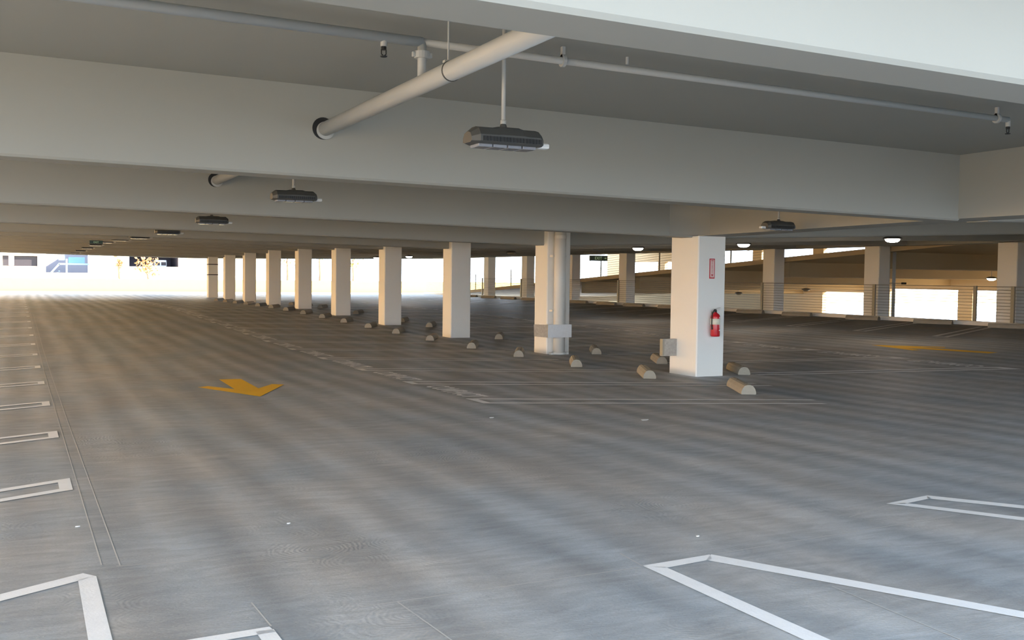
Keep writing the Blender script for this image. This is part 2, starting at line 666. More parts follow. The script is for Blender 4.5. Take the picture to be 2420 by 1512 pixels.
# outer wall of the ramp bay, with openings
def wall_with_holes(name, X, th, y0, y1, z0, z1, holes, m):
    """wall in the plane X; holes (ya, yb, za, zb) side by side, sorted, not overlapping in Y"""
    b = bmesh.new()
    cur = y0
    for ya, yb, hs in holes:
        if ya > cur:
            box(b, X, X + th, cur, ya, z0, z1)
        zc = z0
        for za, zb in hs:
            if za > zc:
                box(b, X, X + th, ya, yb, zc, za)
            zc = zb
        if z1 > zc:
            box(b, X, X + th, ya, yb, zc, z1)
        cur = yb
    if cur < y1:
        box(b, X, X + th, cur, y1, z0, z1)
    return struct(name, b, m)

H = []
pill = [15, 20.3, 25.8, 31.3, 36.85, 42.3, 47.55, 53.2, 58.7, 64.2, 69.7]
for ya, yb in zip(pill, pill[1:]):
    ym = (ya + yb) / 2
    lowtop = min(1.10, .60 + (50 - ym) * .05)
    hs = []
    if lowtop > -.8 and ym < 50.2:
        hs.append((-2.0, lowtop))
    hs.append((max(rz(ym) + .9, lowtop + .4), 3.45 if ym < 56 else 2.75))
    if hs[-1][0] >= hs[-1][1]:
        hs.pop()
    H.append((ya + .45, yb - .45, hs))
wall_with_holes('wall_right', RX1, .3, 12, 72, -6, 4.2, H, M_RAMP)
b = bmesh.new()
hexa(b, [(27.75, 12, 3.45), (RX1, 12, 3.9), (RX1, 60, 3.9), (27.75, 60, 3.45), (27.75, 12, 3.75), (RX1, 12, 4.2), (RX1, 60, 4.2), (27.75, 60, 3.75)])
struct('ceiling_ramp', b, M_RAMP)
b = bmesh.new()
box(b, 27.7, RX1 + .3, 11.7, 12.0, -4, 4.2)
struct('wall_front', b, M_RAMP)

# ------------------------------------------------------------------ kerb, parapet at the far end and on the left
b = bmesh.new()
hexa(b, [(-5.45, 70.2, -.35), (44, 70.2, -.35), (44, 78, -.35), (-5.45, 78, -.35), (-5.45, 70.2, .02), (44, 70.2, .10), (44, 78, .12), (-5.45, 78, .12)])
struct('ground_apron', b, M_WHITEEXT)
b = bmesh.new()
box(b, -12, 44, 77.6, 77.85, -.3, 1.02)
box(b, -12, 44, 77.45, 77.6, -.3, .16)
struct('wall_back', b, M_CREAM)
b = bmesh.new()
box(b, -5.45, -5.2, -4, 70.2, -.4, .22)
struct('wall_left', b, M_WALL)

# ------------------------------------------------------------------ wheel stops
def wheel_stop():
    t = thing('wheel_stop', '', 'wheel stop')
    b = bmesh.new()
    hw, h, L = .105, .135, 1.16
    pr = [(-hw, 0), (-hw, .035), (-hw * .86, .08), (-hw * .55, h - .012), (-hw * .22, h), (hw * .22, h), (hw * .55, h - .012), (hw * .86, .08), (hw, .035), (hw, 0)]
    A = [b.verts.new((a, -L / 2, z)) for a, z in pr]
    B = [b.verts.new((a, L / 2, z)) for a, z in pr]
    n = len(pr)
    for i in range(n):
        b.faces.new((A[i], A[(i + 1) % n], B[(i + 1) % n], B[i]))
    b.faces.new(A[::-1])
    b.faces.new(B)
    obj('concrete_bar', b, M_STOP, t)
    for s in (-1, 1):
        b = bmesh.new()
        tube(b, (0, s * .38, h - .01), (0, s * .38, h + .004), .012, seg=8)
        obj('anchor_pin', b, M_RAIL, t)
    return t

stop0 = wheel_stop()
first = True
ANG = -math.atan2(.46, .89)

def put_stop(x, y, ang, label, group):
    global first
    z = fz(x, y) + .005
    if first:
        stop0.location = (x, y, z)
        stop0.rotation_euler = (0, 0, ang)
        stop0['label'] = label
        stop0['group'] = group
        first = False
        return stop0
    return dup(stop0, (x, y, z), ang, label, group)

LY = [12.22, 14.78, 17.25, 19.72, 22.2, 24.85, 27.45, 29.95, 32.5, 35.1, 37.7, 40.4, 43.0, 45.6, 48.2, 50.8, 53.4, 56.0]
near_words = ['concrete wheel stop lying closest to the camera, right of the extinguisher column foot',
              'concrete wheel stop just left of the extinguisher column foot',
              'concrete wheel stop just right of the drain pipe foot',
              'rounded concrete wheel stop just left of the drain pipe column foot',
              'rounded concrete wheel stop between the third column and the pipe column',
              'concrete wheel stop just left of the third column foot',
              'concrete wheel stop just right of the fourth column foot',
              'concrete wheel stop just left of the fourth column foot',
              'concrete wheel stop near the fifth column, nearer of two side by side',
              'concrete wheel stop at the left foot of the fifth column',
              'concrete wheel stop between the fifth and sixth columns, nearer one',
              'concrete wheel stop right before the sixth column foot']
for i, y in enumerate(LY):
    lab = near_words[i] if i < len(near_words) else 'tiny distant concrete wheel stop before the farthest middle columns, aisle side'
    put_stop(9.72, y, ANG, lab, 'wheel stops on the aisle side of the middle columns')
RW = ['concrete wheel stop behind the extinguisher column, its round end showing right',
      'concrete wheel stop seen left of the grey sheet box on the extinguisher column',
      'concrete wheel stop right of the pipe column, farther of the pair there',
      'concrete wheel stop hidden behind the drain pipe column',
      'concrete wheel stop between third column and pipe column, the farther one',
      'concrete wheel stop hidden behind the third column',
      'concrete wheel stop standing just left of the third column, farther row',
      'small concrete wheel stop right of the fourth column foot, farther row',
      'concrete wheel stop hidden behind the fourth column',
      'small concrete wheel stop between fourth and fifth columns, farther row']
for i in range(14):
    y = 14.78 + 2.53 * i
    if i in (3, 5, 8):
        continue
    lab = RW[i] if i < len(RW) else 'tiny distant concrete wheel stop behind the farthest middle columns'
    put_stop(11.68, y, ANG, lab, 'wheel stops on the far side of the middle columns')
KY = [17.8, 20.6, 23.4, 26.4, 29.7, 32.4, 35.2, 38.0, 40.9, 43.4, 46.2, 49.0, 51.8, 54.6, 57.4, 60.2]
for i, y in enumerate(KY):
    lab = {3: 'concrete wheel stop by the kerb before the downpipe column of the ramp',
           4: 'concrete wheel stop by the kerb, right of the middle ramp column',
           5: 'concrete wheel stop by the kerb at the foot of the middle ramp column'}.get(i)
    if lab is None:
        lab = ('low concrete wheel stop by the kerb right of the downpipe column' if i < 3 else
               'distant low concrete wheel stop along the kerb left of the extinguisher column')
    put_stop(26.15, y, math.radians(28) if i < 3 else math.radians(20), lab, 'wheel stops along the ramp kerb')

# ------------------------------------------------------------------ painted stall markings
def stall_u(x, yn, yf, d, length, lab, group, lw=.10, cap=.12, short=0):
    """U-shaped double stall line: cap along Y at x from yn to yf; two lines leave along d"""
    b = bmesh.new()
    d = Vector(d).normalized()
    sgn = 1 if d.x > 0 else -1
    k = lw / abs(d.x)                       # width measured along Y
    drape_quad(b, (x, yn), (x, yf), (x + sgn * cap, yf + d.y / abs(d.x) * cap), (x + sgn * cap, yn + d.y / abs(d.x) * cap), 1, 1, LIFT)
    for ya, yb, ln in ((yn, yn + k, length), (yf - k, yf, length - short)):
        n = max(1, int(ln / .8))
        a = Vector((x, ya)) + d * (cap * .9)
        c = Vector((x, yb)) + d * (cap * .9)
        drape_quad(b, a, Vector((x, ya)) + d * ln, Vector((x, yb)) + d * ln, c, n, 1, LIFT + .0005)
    return tag(obj('stall_line', b, M_WHITE), lab, 'parking line', group)

GL = 'stall lines along the left edge of the left aisle'
for i in range(20):
    y = 8.15 + 2.84 * i
    lab = ['white stall line end at the left frame edge, nearest of the small ones',
           'white stall line end at left, second up from the bottom corner lines',
           'white stall line end at left, third up from the bottom corner lines'][i] if i < 3 else \
        ('white stall line at left, level with the yellow arrow' if i == 3 else 'thin distant white stall line at the left side of the aisle')
    stall_u(.36, y, y + .5, (-1, -.55), 5.0, lab, GL, cap=.09)
GM = 'double stall lines from the left aisle to the middle columns'
for i in range(19):
    y = 12.09 + 2.55 * i
    if i == 0:
        stall_u(5.45, y, y + .6, (1, -.425), 4.55, 'nearest double white stall line, ending right of the extinguisher column', GM, short=-.2)
    else:
        lab = 'double white stall line passing in front of the extinguisher column foot' if i == 1 else \
            ('double white stall line ending at the wheel stop left of the extinguisher column' if i == 2 else 'distant double white stall line running from the left aisle to the columns')
        stall_u(5.45, y + .1, y + .6, (1, -.43), 5.6 if i == 1 else 4.9, lab, GM)
GR = 'double stall lines from the right aisle to the middle columns'
for i in range(18):
    y = 12.36 + 2.52 * i
    lab = 'double white stall line starting right of the extinguisher column foot' if i == 0 else \
        ('white stall line ending near the second floor word of the right aisle' if i == 1 else
         'distant white stall line running from the middle columns to the right aisle')
    stall_u(16.05, y, y + .46, (-1, .40), 4.75, lab, GR, lw=.125, cap=.2)
GF = 'double stall lines between right aisle and ramp kerb'
for i in range(15):
    y = 18.45 + 2.77 * i
    lab = ['double white stall line by the kerb, nearest, pointing at the right frame edge',
           'double white stall line by the kerb, second from the right',
           'double white stall line by the kerb, third from the right',
           'double white stall line by the kerb, just right of the extinguisher column'][i] if i < 4 else \
        'distant double white stall line by the kerb, left of the extinguisher column'
    stall_u(21.15, y, y + .52, (1, .54), 5.6, lab, GF, lw=.135)

def poly_mark(polys, lab, cat='parking line', m=M_WHITE, name='stall_line'):
    b = bmesh.new()
    for P in polys:
        n = max(1, int((Vector(P[1]) - Vector(P[0])).length / .6))
        drape_quad(b, *P, n, 1)
    return tag(obj(name, b, m), lab, cat)

poly_mark([[(-2.5, 4.1), (.30, 5.76), (.36, 5.67), (-2.5, 3.98)], [(.27, 5.66), (.25, 3.2), (.35, 3.2), (.36, 5.67)]],
          'broad white corner line in the bottom left of the photo')
poly_mark([[(-.6, 4.40), (1.0, 4.51), (1.01, 4.43), (-.6, 4.31)], [(.93, 4.47), (.94, 3.2), (1.02, 3.2), (1.01, 4.47)]],
          'white corner line cut off by the bottom frame edge')
poly_mark([[(3.07, 4.67), (3.55, 4.71), (3.50, 4.62), (3.16, 4.58)], [(3.07, 4.66), (3.05, 2.4), (3.16, 2.4), (3.17, 4.60)],
           [(3.56, 4.71), (4.90, 2.0), (4.80, 2.0), (3.46, 4.62)]],
          'large white tapering stall corner in the lower right foreground')
poly_mark([[(5.55, 5.33), (6.05, 5.42), (5.99, 5.33), (5.66, 5.27)], [(5.55, 5.33), (6.9, 2.9), (7.0, 2.97), (5.69, 5.29)],
           [(6.05, 5.42), (7.7, 2.9), (7.6, 2.85), (5.96, 5.34)]],
          'white double stall line at the right frame edge, behind the large corner')

# ------------------------------------------------------------------ words on the floor
def floor_word(text, cx, cy, ang, length, height, label, group, m=M_WHITE):
    cu = bpy.data.curves.new('word', 'FONT')
    cu.body = text
    cu.size = 1
    cu.align_x = 'CENTER'
    cu.align_y = 'CENTER'
    cu.resolution_u = 2
    cu.offset = .03
    to = bpy.data.objects.new('word', cu)
    C.objects.link(to)
    dg = bpy.context.evaluated_depsgraph_get()
    dg.update()
    me = bpy.data.meshes.new_from_object(to.evaluated_get(dg))
    bpy.data.objects.remove(to)
    bpy.data.curves.remove(cu)
    xs_ = [v.co.x for v in me.vertices]
    ys_ = [v.co.y for v in me.vertices]
    sx = length / (max(xs_) - min(xs_))
    sy = height / (max(ys_) - min(ys_))
    ca, sa = math.cos(ang), math.sin(ang)
    return me, sx, sy, ca, sa

_wcache = {}

def place_word(text, cx, cy, ang, length, height, label, group, cat='floor lettering', m=M_WHITE):
    if text not in _wcache:
        _wcache[text] = floor_word(text, 0, 0, 0, 1, 1, '', '')
    me0, sx, sy, _, _ = _wcache[text]
    me = me0.copy()
    me.materials.clear()
    me.materials.append(m)
    ca, sa = math.cos(ang), math.sin(ang)
    for v in me.vertices:
        x, y = v.co.x * sx * length, v.co.y * sy * height
        X, Y = cx + x * ca - y * sa, cy + x * sa + y * ca
        v.co = (X, Y, fz(X, Y) + LIFT)
    o = bpy.data.objects.new('floor_word', me)
    C.objects.link(o)
    return tag(o, label, cat, group)

for i in range(17):
    lab = ['white word COMPACT painted on the floor, nearest to the camera',
           'white word COMPACT painted on the floor, second nearest in the left aisle',
           'white word COMPACT painted on the floor, third nearest in the left aisle'][i] if i < 3 else \
        'white word COMPACT, one of the distant ones edging the left aisle'
    place_word('COMPACT', 5.66, 13.62 + 2.55 * i, -math.pi / 2, 1.6, .37, lab, 'words along the left aisle edge')
for i in range(12):
    lab = ['white word COMPACT at the right aisle edge, nearest the yellow arrow there',
           'white word COMPACT at the right aisle edge, second nearest',
           'white word COMPACT at the right aisle edge, third nearest'][i] if i < 3 else \
        'white word COMPACT, one of the distant ones edging the right aisle'
    place_word('COMPACT', 15.82, 13.80 + 2.52 * i, math.pi / 2, 1.55, .40, lab, 'words along the right aisle edge')

# ------------------------------------------------------------------ yellow arrows
def arrow(tip, d, L, head, lab, wide=.66, shaft=.17):
    d = Vector(d).normalized()
    n = Vector((-d.y, d.x))
    t = Vector(tip)
    b = bmesh.new()

    def Q(*pts):
        drape_quad(b, *pts, 2, 1)
    neck = t - d * (head * .52)
    Q(neck - n * shaft, neck + n * shaft, t - d * L + n * shaft, t - d * L - n * shaft)
    for s in (-1, 1):
        q0 = t
        q1 = t - d * head + n * (s * wide)
        q2 = t - d * (head + .12) + n * (s * (wide - .16))
        Q(t, q1, q2, neck + d * .02)
    return tag(obj('floor_arrow', b, M_YELLOW), lab, 'arrow')

arrow((2.95, 13.9), (-.03, -1), 2.6, 1.5, 'yellow arrow painted on the left aisle, pointing towards the camera', wide=.63)
arrow((17.85, 17.75), (-.15, 1), 3.0, 1.5, 'flat yellow arrow painted on the right aisle near the kerb stalls', wide=.6)

# ------------------------------------------------------------------ bits of litter
for (x, y), s, lab in (((.33, 6.9), .014, 'white paper fleck below the left stall lines'),
                       ((1.55, 6.45), .012, 'white paper fleck left of the foreground centre'),
                       ((4.95, 10.75), .03, 'small pale scrap in front of the nearest floor word'),
                       ((6.5, 9.9), .05, 'thin pale twig-like scrap in front of the nearest stall line'),
                       ((3.75, 5.1), .012, 'white paper fleck above the large white stall corner')):
    b = bmesh.new()
    z = fz(x, y)
    k = [(-1, -.5), (.2, -.7), (1.1, -.1), (.6, .6), (-.7, .5)]
    lo = [b.verts.new((x + a * s, y + c * s, z + .001)) for a, c in k]
    hi = [b.verts.new((x + a * s * .9, y + c * s * .9, z + .006)) for a, c in k]
    for i in range(5):
        b.faces.new((lo[i], lo[(i + 1) % 5], hi[(i + 1) % 5], hi[i]))
    b.faces.new(hi)
    b.faces.new(lo[::-1])
    tag(obj('litter_scrap', b, M_SENSOR), lab, 'litter')

# ------------------------------------------------------------------ hanging light fixtures
def make_fixture(stem_len):
    t = thing('ceiling_light', '', 'light fixture')
    hl, hd = .255, .115
    b = bmesh.new()
    # trough body: profile (y,z), z=0 is the lens plane
    pr = [(-hd, .012), (-hd, .055), (-.08, .098), (-.03, .112), (.03, .112), (.08, .098), (hd, .055), (hd, .012), (.075, 0), (-.075, 0)]
    sec = []
    for x, s in ((-hl, .62), (-hl + .045, 1), (-.09, 1), (-.05, 1.10), (.10, 1.10), (.13, 1.0), (hl - .035, 1), (hl, .72)):
        sec.append([b.verts.new((x, yy * (s if s < 1 else 1), (zz - .02) * s + .02 if zz > .05 or s < 1 else zz)) for yy, zz in pr])
    for A, B in zip(sec, sec[1:]):
        for i in range(len(pr)):
            b.faces.new((A[i], A[(i + 1) % len(pr)], B[(i + 1) % len(pr)], B[i]))
    b.faces.new(sec[0][::-1])
    b.faces.new(sec[-1])
    obj('housing', b, M_DARK, t)
    b = bmesh.new()
    for s in (-1, 1):
        for k in range(18):
            x = -hl + .062 + k * .0235
            box(b, x, x + .0165, s * (hd + .001) - .004, s * (hd + .001) + .004, .014, .044)
    o = obj('vent_row', b, M_BLACK, t)
    o['kind'] = 'stuff'
    b = bmesh.new()
    for k in range(4):
        x = -hl + .05 + k * .105
        box(b, x, x + .098, -.07, .07, -.018, .004, .006)
    obj('lens', b, M_LENS, t)
    b = bmesh.new()
    box(b, hl - .02, hl + .075, -.032, .032, .0, .036, .012)
    obj('motion_sensor', b, M_SENSOR, t)
    b = bmesh.new()
    lathe(b, [(.022, .108), (.026, .120), (.020, .140), (.014, .146)], 14)
    obj('stem_collar', b, M_DARK, t)
    b = bmesh.new()
    tube(b, (0, 0, .14), (0, 0, stem_len), .0135, seg=12)
    tube(b, (0, 0, stem_len - .02), (0, 0, stem_len), .05, seg=16)
    tube(b, (0, 0, .145), (0, 0, .17), .019, seg=12)
    obj('stem', b, M_PIPE, t, smooth=True)
    return t

FG = 'hanging lights down the left aisle'
fx = make_fixture(.84)
fx.location = (2.87, 6.1, slab_under(2.87, 6.1) - .838)
fx['label'] = 'large dark ceiling light on a white stem, nearest to the camera'
fx['group'] = FG
flabels = ['dark hanging light second from the camera, below the drain pipe sleeve',
           'dark hanging light third from the camera over the left aisle',
           'dark hanging light fourth from the camera over the left aisle',
           'dark hanging light fifth from the camera over the left aisle']
for i in range(1, 12):
    y = 6.1 + .14 + 5.5 * i
    lab = flabels[i - 1] if i <= 4 else 'thin distant dark hanging light over the left aisle, near the green sign box'
    dup(fx, (2.87, y, slab_under(2.87, y) - .785), 0, lab, FG)
dup(fx, (9.92, 11.7, slab_under(9.92, 11.7) - .80), math.pi, 'dark hanging light beside the ceiling girder, right of the extinguisher column', 'hanging light by the girder')

def make_round(lit):
    t = thing('round_ceiling_light', '', 'light fixture')
    b = bmesh.new()
    lathe(b, [(.06, .10), (.14, .085), (.215, .045), (.225, .02), (.18, .015)][::-1], 28)
    obj('housing', b, M_DARK, t, smooth=True)
    b = bmesh.new()
    lathe(b, [(.04, -.065), (.11, -.055), (.155, -.025), (.172, .014)], 28)
    obj('lens', b, M_LIT if lit else M_DLENS, t, smooth=True)
    b = bmesh.new()
    tube(b, (0, 0, .09), (0, 0, .84), .013, seg=10)
    obj('stem', b, M_PIPE, t)
    return t

RGp = 'round lights over the right aisle'
lit = make_round(True)
dark = make_round(False)
rl = [(17.9, 1, 'glowing round ceiling light, large and nearest, right of the ramp columns top'),
      (23.4, 1, 'glowing round ceiling light just right of the extinguisher column top'),
      (28.9, 1, 'glowing round ceiling light left of the extinguisher column'),
      (38.6, 0, 'unlit dark round ceiling light left of the drain pipe column'),
      (51.0, 1, 'glowing round ceiling light between the fourth and third middle columns'),
      (56.4, 1, 'glowing round ceiling light just left of the fourth middle column')]
ul, ud = False, False
for y, on, lab in rl:
    loc = (18.6, y, 2.50)
    if on:
        if not ul:
            lit.location = loc
            lit['label'] = lab
            lit['group'] = RGp
            ul = True
        else:
            dup(lit, loc, 0, lab, RGp)
    else:
        dark.location = loc
        dark['label'] = lab
        dark['group'] = RGp
RU = 'round lights under the ramp'
for (x, y, z, on, lab) in ((36, 45.62, .72, 0, 'dark round light under the ramp, first right of the extinguisher column'),
                           (36, 40.25, 1.02, 0, 'dark round light under the ramp above the leftmost low glare'),
                           (36, 29.3, 1.66, 1, 'glowing round light under the ramp near the right edge')):
    o = dup(lit if on else dark, (x, y, z), 0, lab, RU)

# ------------------------------------------------------------------ sprinkler main through the beams
def pz(y):
    return 2.84 + e(y) * .8

main = thing('sprinkler_main', 'thick white pipe running through the ceiling beams over the left aisle', 'pipe', (2.47, 3.5, 2.84))
ys = [3.6, 7.35, 9.3, 14.5, 20.2, 26]
b = bmesh.new()
for ya, yb in ((3.5, 9.0), (9.3, 14.5), (14.8, 20.0), (20.3, 25.5), (25.8, 31)):
    tube(b, (0, ya - 3.5, 2.81 - 2.84), (0, yb - 3.5, 2.81 - 2.84 + (0 if yb < 10 else -.02)), .062, seg=24)
obj('pipe_run', b, M_PIPE, main, smooth=True)
b = bmesh.new()
tube(b, (0, 6.02 - 3.5, -.03), (0, 6.032 - 3.5, -.03), .066, seg=24)
obj('coupling_seam', b, M_DARK, main, smooth=True)
for yb, zz in ((8.98, 2.81), (Y1 + .17, 2.79), (Y1 + .17 + S, 2.79)):
    b = bmesh.new()
    tube(b, (-.012, yb - 3.5 - .008, zz - 2.84 + .006), (-.012, yb - 3.5 + .002, zz - 2.84 + .006), .098, seg=28)
    o = obj('beam_opening', b, M_BLACK, main)
    b = bmesh.new()
    tube(b, (.004, yb - 3.5 - .03, zz - 2.84 - .012), (.004, yb - 3.5 - .006, zz - 2.84 - .012), .078, seg=28)
    obj('sleeve_flange', b, M_PIPE, main)

# ------------------------------------------------------------------ sprinkler branch line across the aisle
BYL = 6.55
branch = thing('sprinkler_branch', 'slim white sprinkler pipe running crosswise under the ceiling slab', 'pipe', (0, BYL, 0))

def bz(x):
    return slab_under(x, BYL) - .118
b = bmesh.new()
tube(b, (-5.1, 0, bz(-5.1)), (2.47, 0, bz(2.47)), .034, seg=16)
tube(b, (2.47, 0, bz(2.47)), (8.2, 0, bz(8.2)), .026, seg=16)
obj('pipe_run', b, M_PIPE, branch, smooth=True)
b = bmesh.new()
tube(b, (2.47, 0, bz(2.47)), (2.47, 0, 2.86), .03, seg=14)
obj('riser', b, M_PIPE, branch, smooth=True)
b = bmesh.new()
tube(b, (2.47, 0, 2.985), (2.47, 0, 3.03), .052, seg=16)
for s in (-1, 1):
    box(b, 2.47 + s * .05 - .02, 2.47 + s * .05 + .02, -.014, .014, 2.99, 3.025, .005)
obj('coupling', b, M_PIPE, branch)
for x in (3.53 + .02, 8.05):
    b = bmesh.new()
    tube(b, (x - .012, 0, bz(x)), (x + .012, 0, bz(x)), .045, seg=16)
    box(b, x - .012, x + .012, -.015, .015, bz(x), bz(x) + .1)
    obj('pipe_clamp', b, M_PIPE, branch)
for x in (2.20, 8.2):
    b = bmesh.new()
    tube(b, (x, 0, bz(x) + .01), (x, 0, bz(x) - .062), .022, seg=12)
    hd_ = obj('sprinkler_drop', b, M_PIPE, branch)
    b = bmesh.new()
    z = bz(x) - .062
    tube(b, (x, 0, z), (x, 0, z - .022), .018, seg=10)
    for s in (-1, 1):
        tube(b, (x + s * .016, 0, z - .02), (x + s * .016, 0, z - .05), .004, seg=6)
        tube(b, (x + s * .016, 0, z - .05), (x, 0, z - .062), .004, seg=6)
    lathe(b, [(.007, z - .066), (.022, z - .068), (.024, z - .062), (.006, z - .058)][::-1], 14, (x, 0, 0))
    obj('sprinkler_head', b, M_BLACK, branch)
b = bmesh.new()
tube(b, (4.08, -.02, bz(4.08) + .03), (4.08, -.02, bz(4.08) + .085), .012, seg=8)
obj('hanger_stub', b, M_PIPE, branch)
# hanger rod of the main
b = bmesh.new()
tube(b, (0, 5.96 - 3.5 + .12, .03), (0, 5.96 - 3.5 + .12, .37), .006, seg=8)
box(b, -.03, .03, 5.96 - 3.5 + .10, 5.96 - 3.5 + .14, .03, .045)
obj('hanger_rod', b, M_PIPE, main)

# ------------------------------------------------------------------ drain pipe on the second column
yc = Y1 + S
zf = fz(X0, yc)
dp = thing('drain_pipe', 'round white drain pipe standing in front of the second column', 'pipe', (10.63, yc - .17, zf))
b = bmesh.new()
zt = soffit(X0, yc) - zf + .8
tube(b, (0, 0, 0), (0, 0, zt), .128, seg=28)
obj('pipe_run', b, M_DRAIN, dp, smooth=True)
for z in (2.52, .02):
    b = bmesh.new()
    tube(b, (0, 0, z), (0, 0, z + .07 if z > 1 else z + .03), .137 if z > 1 else .165, seg=28)
    obj('pipe_collar', b, M_DRAIN, dp, smooth=False)
for z in (2.12, .93):
    b = bmesh.new()
    box(b, -.17, .17, .02, .17, z, z + .045, .006)
    obj('pipe_strap', b, M_DRAIN, dp)
for s in (-1, 1):
    b = bmesh.new()
    box(b, s * .17 - .05, s * .17 + .05, -.05, .06, 0, .05, .008)
    obj('foot_bracket', b, M_DRAIN, dp)

gb = thing('guard_box', 'shiny silver sheet-metal wrap around the drain pipe and column', 'guard', (10.56, yc - .33, .22))
b = bmesh.new()
prism(b, [(-.29, 0), (.29, 0), (.29, .50), (.275, .50), (.275, .015), (-.275, .015), (-.275, .42), (-.29, .42)], 0, .28, axis='Z')
obj('front_sheet', b, M_GALV, gb)
b = bmesh.new()
hexa(b, [(-.44, .36, .01), (-.292, .0, 0), (-.292, .02, 0), (-.43, .38, .01), (-.45, .36, .27), (-.292, .0, .28), (-.292, .02, .28), (-.44, .38, .27)])
obj('side_sheet', b, M_WOVEN, gb)

gc = thing('guard_box', 'dull grey sheet box on the left side of the extinguisher column', 'guard', (10.26, Y1 + .6, .17))
b = bmesh.new()
box(b, -.15, .149, -.02, .06, 0, .30, .004)
obj('grey_sheet', b, M_WOVEN, gc)
b = bmesh.new()
box(b, -.152, -.115, -.024, .062, .01, .29)
obj('edge_strip', b, M_RAIL, gc)

# ------------------------------------------------------------------ sign and extinguisher on the first column
sg = thing('extinguisher_sign', 'narrow red and white vertical sign on the extinguisher column', 'sign', (10.695, Y1 - .004, 1.70))
b = bmesh.new()
box(b, -.055, .055, -.004, .003, -.17, .17, .002)
obj('sign_plate', b, M_SIGNRED, sg)
b = bmesh.new()
box(b, -.040, .040, -.0055, -.004, -.150, .155)
obj('white_panel', b, M_SIGNPINK, sg)

def sign_text(text, size, loc, rot, m, parent, name='lettering', ext=.0015, sx=1.0):
    cu = bpy.data.curves.new(name, 'FONT')
    cu.body = text
    cu.size = size
    cu.extrude = ext
    cu.align_x = 'CENTER'
    cu.align_y = 'CENTER'
    cu.resolution_u = 2
    to = bpy.data.objects.new(name, cu)
    C.objects.link(to)
    bpy.context.evaluated_depsgraph_get().update()
    me = bpy.data.meshes.new_from_object(to.evaluated_get(bpy.context.evaluated_depsgraph_get()))
    bpy.data.objects.remove(to)
    me.materials.clear()
    me.materials.append(m)
    o = bpy.data.objects.new(name, me)
    C.objects.link(o)
    o.parent = parent
    o.location = loc
    o.rotation_euler = rot
    o.scale = (sx, 1, 1)
    return o

R90 = math.pi / 2
# vertical word, one letter above the other
sign_text('FIRE', .030, (0, -.007, .135), (R90, 0, 0), M_SIGNRED, sg, 'lettering')
for i, ch in enumerate('EXTINGUISHER'):
    sign_text(ch, .021, (0, -.007, .112 - i * .0172), (R90, 0, 0), M_SIGNRED, sg, 'lettering')
b = bmesh.new()
prism(b, [(-.022, -.098), (.022, -.098), (0, -.138)], -.0075, -.0055, axis='Y')
obj('arrow_mark', b, M_SIGNRED, sg)

ex = thing('fire_extinguisher', 'red fire extinguisher with cream label hung on the column', 'fire extinguisher', (10.715, Y1 - .10, .545))
b = bmesh.new()
lathe(b, [(.070, 0), (.078, .008), (.080, .02), (.080, .33), (.074, .36), (.055, .385), (.03, .40), (.024, .415)], 28)
obj('cylinder', b, M_RED, ex, smooth=True)
b = bmesh.new()
lathe(b, [(.0815, .205), (.0815, .305)], 28)
obj('label_band', b, M_LABEL, ex, smooth=True)
b = bmesh.new()
prism(b, [(.01, .10), (.06, .10), (.05, .125), (.03, .12)], -.083, -.076, axis='Y')
obj('white_tag', b, M_SENSOR, ex)
b = bmesh.new()
lathe(b, [(.020, .412), (.024, .42), (.022, .445), (.012, .452)], 14)
box(b, -.028, .012, -.014, .014, .43, .465, .004)
obj('valve', b, M_BLACK, ex)
b = bmesh.new()
hexa(b, [(-.02, -.011, .462), (.10, -.011, .478), (.10, .011, .478), (-.02, .011, .462), (-.02, -.011, .470), (.095, -.011, .496), (.095, .011, .496), (-.02, .011, .470)])
hexa(b, [(0, -.010, .440), (.095, -.010, .448), (.095, .010, .448), (0, .010, .440), (0, -.010, .448), (.09, -.010, .456), (.09, .010, .456), (0, .010, .448)])
obj('lever', b, M_CHROME, ex)
b = bmesh.new()
pts = [(-.02, -.02, .445), (-.06, -.03, .44), (-.088, -.03, .40), (-.094, -.025, .32), (-.092, -.02, .22), (-.085, -.02, .17)]
for a, c in zip(pts, pts[1:]):
    tube(b, a, c, .009, seg=10)
obj('hose', b, M_BLACK, ex, smooth=True)
b = bmesh.new()
tube(b, (-.086, -.02, .178), (-.082, -.02, .12), .012, seg=10, r_end=.017)
obj('nozzle', b, M_BLACK, ex)
b = bmesh.new()
box(b, -.02, .02, .075, .101, .02, .42)
obj('wall_bracket', b, M_RAIL, ex)

# ------------------------------------------------------------------ EXIT signs
es = thing('exit_sign', 'dark green EXIT sign with arrow hanging right of the drain pipe', 'exit sign', (16.55, 28.0, 2.135))
b = bmesh.new()
box(b, -.32, .32, -.03, .03, -.085, .085, .006)
obj('sign_case', b, M_GREEN, es)
sign_text('EXIT', .13, (-.02, -.032, -.005), (R90, 0, 0), M_EXITTXT, es)
b = bmesh.new()
prism(b, [(.20, -.008), (.24, -.008), (.24, -.03), (.28, 0), (.24, .03), (.24, .008), (.20, .008)], -.034, -.030, axis='Y')
obj('arrow_mark', b, M_EXITTXT, es)
for s in (-1, 1):
    b = bmesh.new()
    tube(b, (s * .2, 0, .08), (s * .2, 0, slab_under(16.5, 28) - 2.135), .006, seg=6)
    obj('hanger_rod', b, M_RAIL, es)
e2 = thing('exit_sign', 'small dark EXIT sign box hanging far down the left aisle', 'exit sign', (2.2, 34.0, 2.42))
b = bmesh.new()
box(b, -.19, .19, -.03, .03, -.045, .055, .004)
obj('sign_case', b, M_GREEN, e2)
sign_text('EXIT', .075, (0, -.032, 0), (R90, 0, 0), M_EXITTXT, e2)
